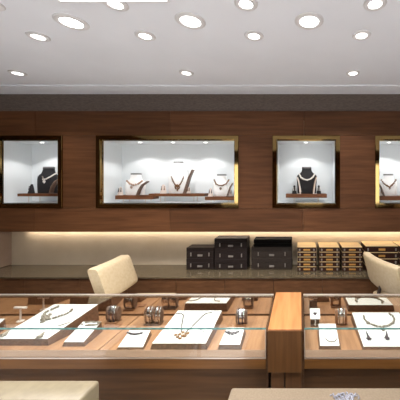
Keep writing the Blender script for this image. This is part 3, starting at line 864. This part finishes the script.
# bench
t = thing('bench', 'beige upholstered bench in front of the wooden post', 'bench', (.30, 1.38, 0))
zB = .50; YBk = (EZ - zB) * F / (387.0 - CY)
bx0 = X(231.5, YBk) - .30
bm = bm_new(); box(bm, bx0, .85, -.20, YBk - 1.38, .34, zB, .014, 3); obj('cushion', bm, 'beige_bench', t, True)
bm = bm_new(); box(bm, bx0 + .02, .83, -.18, YBk - 1.40, .28, .339, .004); obj('frame', bm, 'walnut_dark', t)
for x in (bx0 + .06, .79):
    for y in (-.15, YBk - 1.43):
        bm = bm_new(); tube(bm, [(x, y, 0), (x, y, .28)], .02, 12, rad=[.015, .022]); obj('leg', bm, 'walnut_dark', t, True)
bm = bm_new()
fl = Tray(); fl.Yf, fl.zf, fl.s = 1.3, zB, 0.0
for i in range(150):
    px = random.gauss(345, 6.5); py = random.uniform(394.5, 403)
    if abs(px - 345) > 15: continue
    h = abs(random.gauss(0, .006))
    bead(bm, on(fl, px, py, .0045 + h * .5), random.uniform(.0035, .006))
tag(obj('necklace', bm, 'shiny', None, True), 'heap of silver jewellery lying on the beige bench', 'necklace')

# ------------------------------------------------------------------ ceiling lights
def downlight(px, py, R, rl, label, group, Y=None, xw=None, watt=10.0):
    if Y is None: Y = (CEIL - EZ) * F / (CY - py)
    xx = X(px, Y) if xw is None else xw
    t = thing('downlight', label, 'ceiling light', (xx, Y, CEIL), 0, group)
    bm = bm_new()
    lathe(bm, [(R, 0), (R, -.004), (R * .94, -.008), (R * .86, -.008)], 40, cap=False); obj('trim_ring', bm, 'chrome', t, True)
    bm = bm_new(); lathe(bm, [(R * .86, -.0078), (rl * 1.14, -.010), (rl * 1.03, -.009), (rl, -.004)], 40, cap=False); obj('reflector', bm, 'ring_white', t, True)
    bm = bm_new(); lathe(bm, [(rl, -.003), (rl, -.006), (rl * .7, -.009)], 36); obj('lens', bm, 'lens', t, True)
    ld = bpy.data.lights.new('downlight_lamp', 'SPOT'); ld.energy = watt; ld.spot_size = math.radians(115); ld.spot_blend = .6
    ld.color = (1, .98, .955); ld.shadow_soft_size = rl * .8
    lo = bpy.data.objects.new('downlight_lamp', ld); C.objects.link(lo); lo.location = (xx, Y, CEIL - .02)
    return t


gb = 'large downlights'; gs = 'small downlights'
WB, WS = 40.0, 25.0
downlight(71.5, 21.8, .092, .060, 'large round downlight, leftmost of the three big ones', gb, watt=WB)
downlight(190.5, 20.6, .092, .060, 'large round downlight above the wide niche, between the other big ones', gb, watt=WB)
downlight(309.2, 20.8, .092, .060, 'large round downlight, rightmost of the three big ones', gb, watt=WB)
for px, py, l in ((38.2, 36.2, 'small downlight left of the leftmost big one'), (145.2, 35.4, 'small downlight between the left and middle big ones'),
                  (254, 35.4, 'small downlight between the middle and right big ones'), (361.6, 34.8, 'small downlight right of the rightmost big one'),
                  (17.6, 72.8, 'small downlight near the wall, above the far-left niche'), (186.5, 72.6, 'small downlight near the wall, above the wide niche'),
                  (353, 72.8, 'small downlight near the wall, between the two right niches'), (115.4, 3.4, 'small downlight cut by the top edge, left of centre'),
                  (246, 3.2, 'small downlight at the top edge, right of the middle big one'), (375, 3.2, 'small downlight at the top edge near the right corner'), (-11, 3.2, 'small downlight cut off at the top left corner'),
                  (-70, 36, 'small downlight added beyond the left edge, nearer the wall'), (-47, 21, 'small downlight added beyond the left edge, farther from the wall')):  # last two added out of view, continuing the rows, to brighten the left tray
    downlight(px, py, .066, .038, l, gs, watt=WS)
# unseen downlights added over the customers' side, behind the viewer, as fill light
for yy in (0.4, -0.9, -2.0):
    for xw in (-2.3, -1.1, .1, 1.3, 2.4):
        downlight(0, 0, .066, .038, 'unseen small downlight added over the customer side, behind the viewer', 'added downlights over the customer side', Y=yy, xw=xw, watt=36.0)
# square light panel whose far edge shows at the top of the picture
Yp = (CEIL - EZ) * F / (CY - 0.35)
t = thing('ceiling_panel', 'bright square ceiling panel whose edge shows at the top left', 'ceiling light', ((X(60, Yp) + X(170, Yp)) / 2, Yp - .30, CEIL))
hw = (X(170, Yp) - X(60, Yp)) / 2
bm = bm_new(); box(bm, -hw, hw, -.3, -.28, -.012, 0); box(bm, -hw, hw, .292, .30, -.012, 0); box(bm, -hw, -hw + .01, -.28, .292, -.012, 0); box(bm, hw - .01, hw, -.28, .292, -.012, 0)
obj('frame', bm, 'ring_white', t)
bm = bm_new(); box(bm, -hw + .0105, hw - .0105, -.279, .2915, -.010, -.001); obj('diffuser', bm, 'panel_lens', t)

# ------------------------------------------------------------------ world, camera, view
wd = bpy.data.worlds.new('fill_daylight'); S.world = wd; wd.use_nodes = True  # daylight added outside the unseen windows as ambient fill
bg = wd.node_tree.nodes['Background']; bg.inputs['Color'].default_value = (.93, .96, 1, 1); bg.inputs['Strength'].default_value = 5.0
cd = bpy.data.cameras.new('camera'); cam = bpy.data.objects.new('camera', cd); C.objects.link(cam)
cam.location = (0, 0, EZ); cam.rotation_euler = (PI / 2, 0, 0)
cd.sensor_width = 36; cd.lens = 36 * F / 400
cd.shift_x = -(CX - 200) / 400; cd.shift_y = (CY - 200) / 400
cd.clip_start = .02
S.camera = cam
S.view_settings.view_transform = 'Standard'
try: S.view_settings.look = 'None'
except Exception: pass
S.view_settings.gamma = 1; S.view_settings.use_curve_mapping = False
S.view_settings.exposure = 0.50
S.cycles.use_denoising = True
S.cycles.max_bounces = 10; S.cycles.transparent_max_bounces = 16
S.cycles.caustics_reflective = True
S.cycles.sample_clamp_indirect = 6
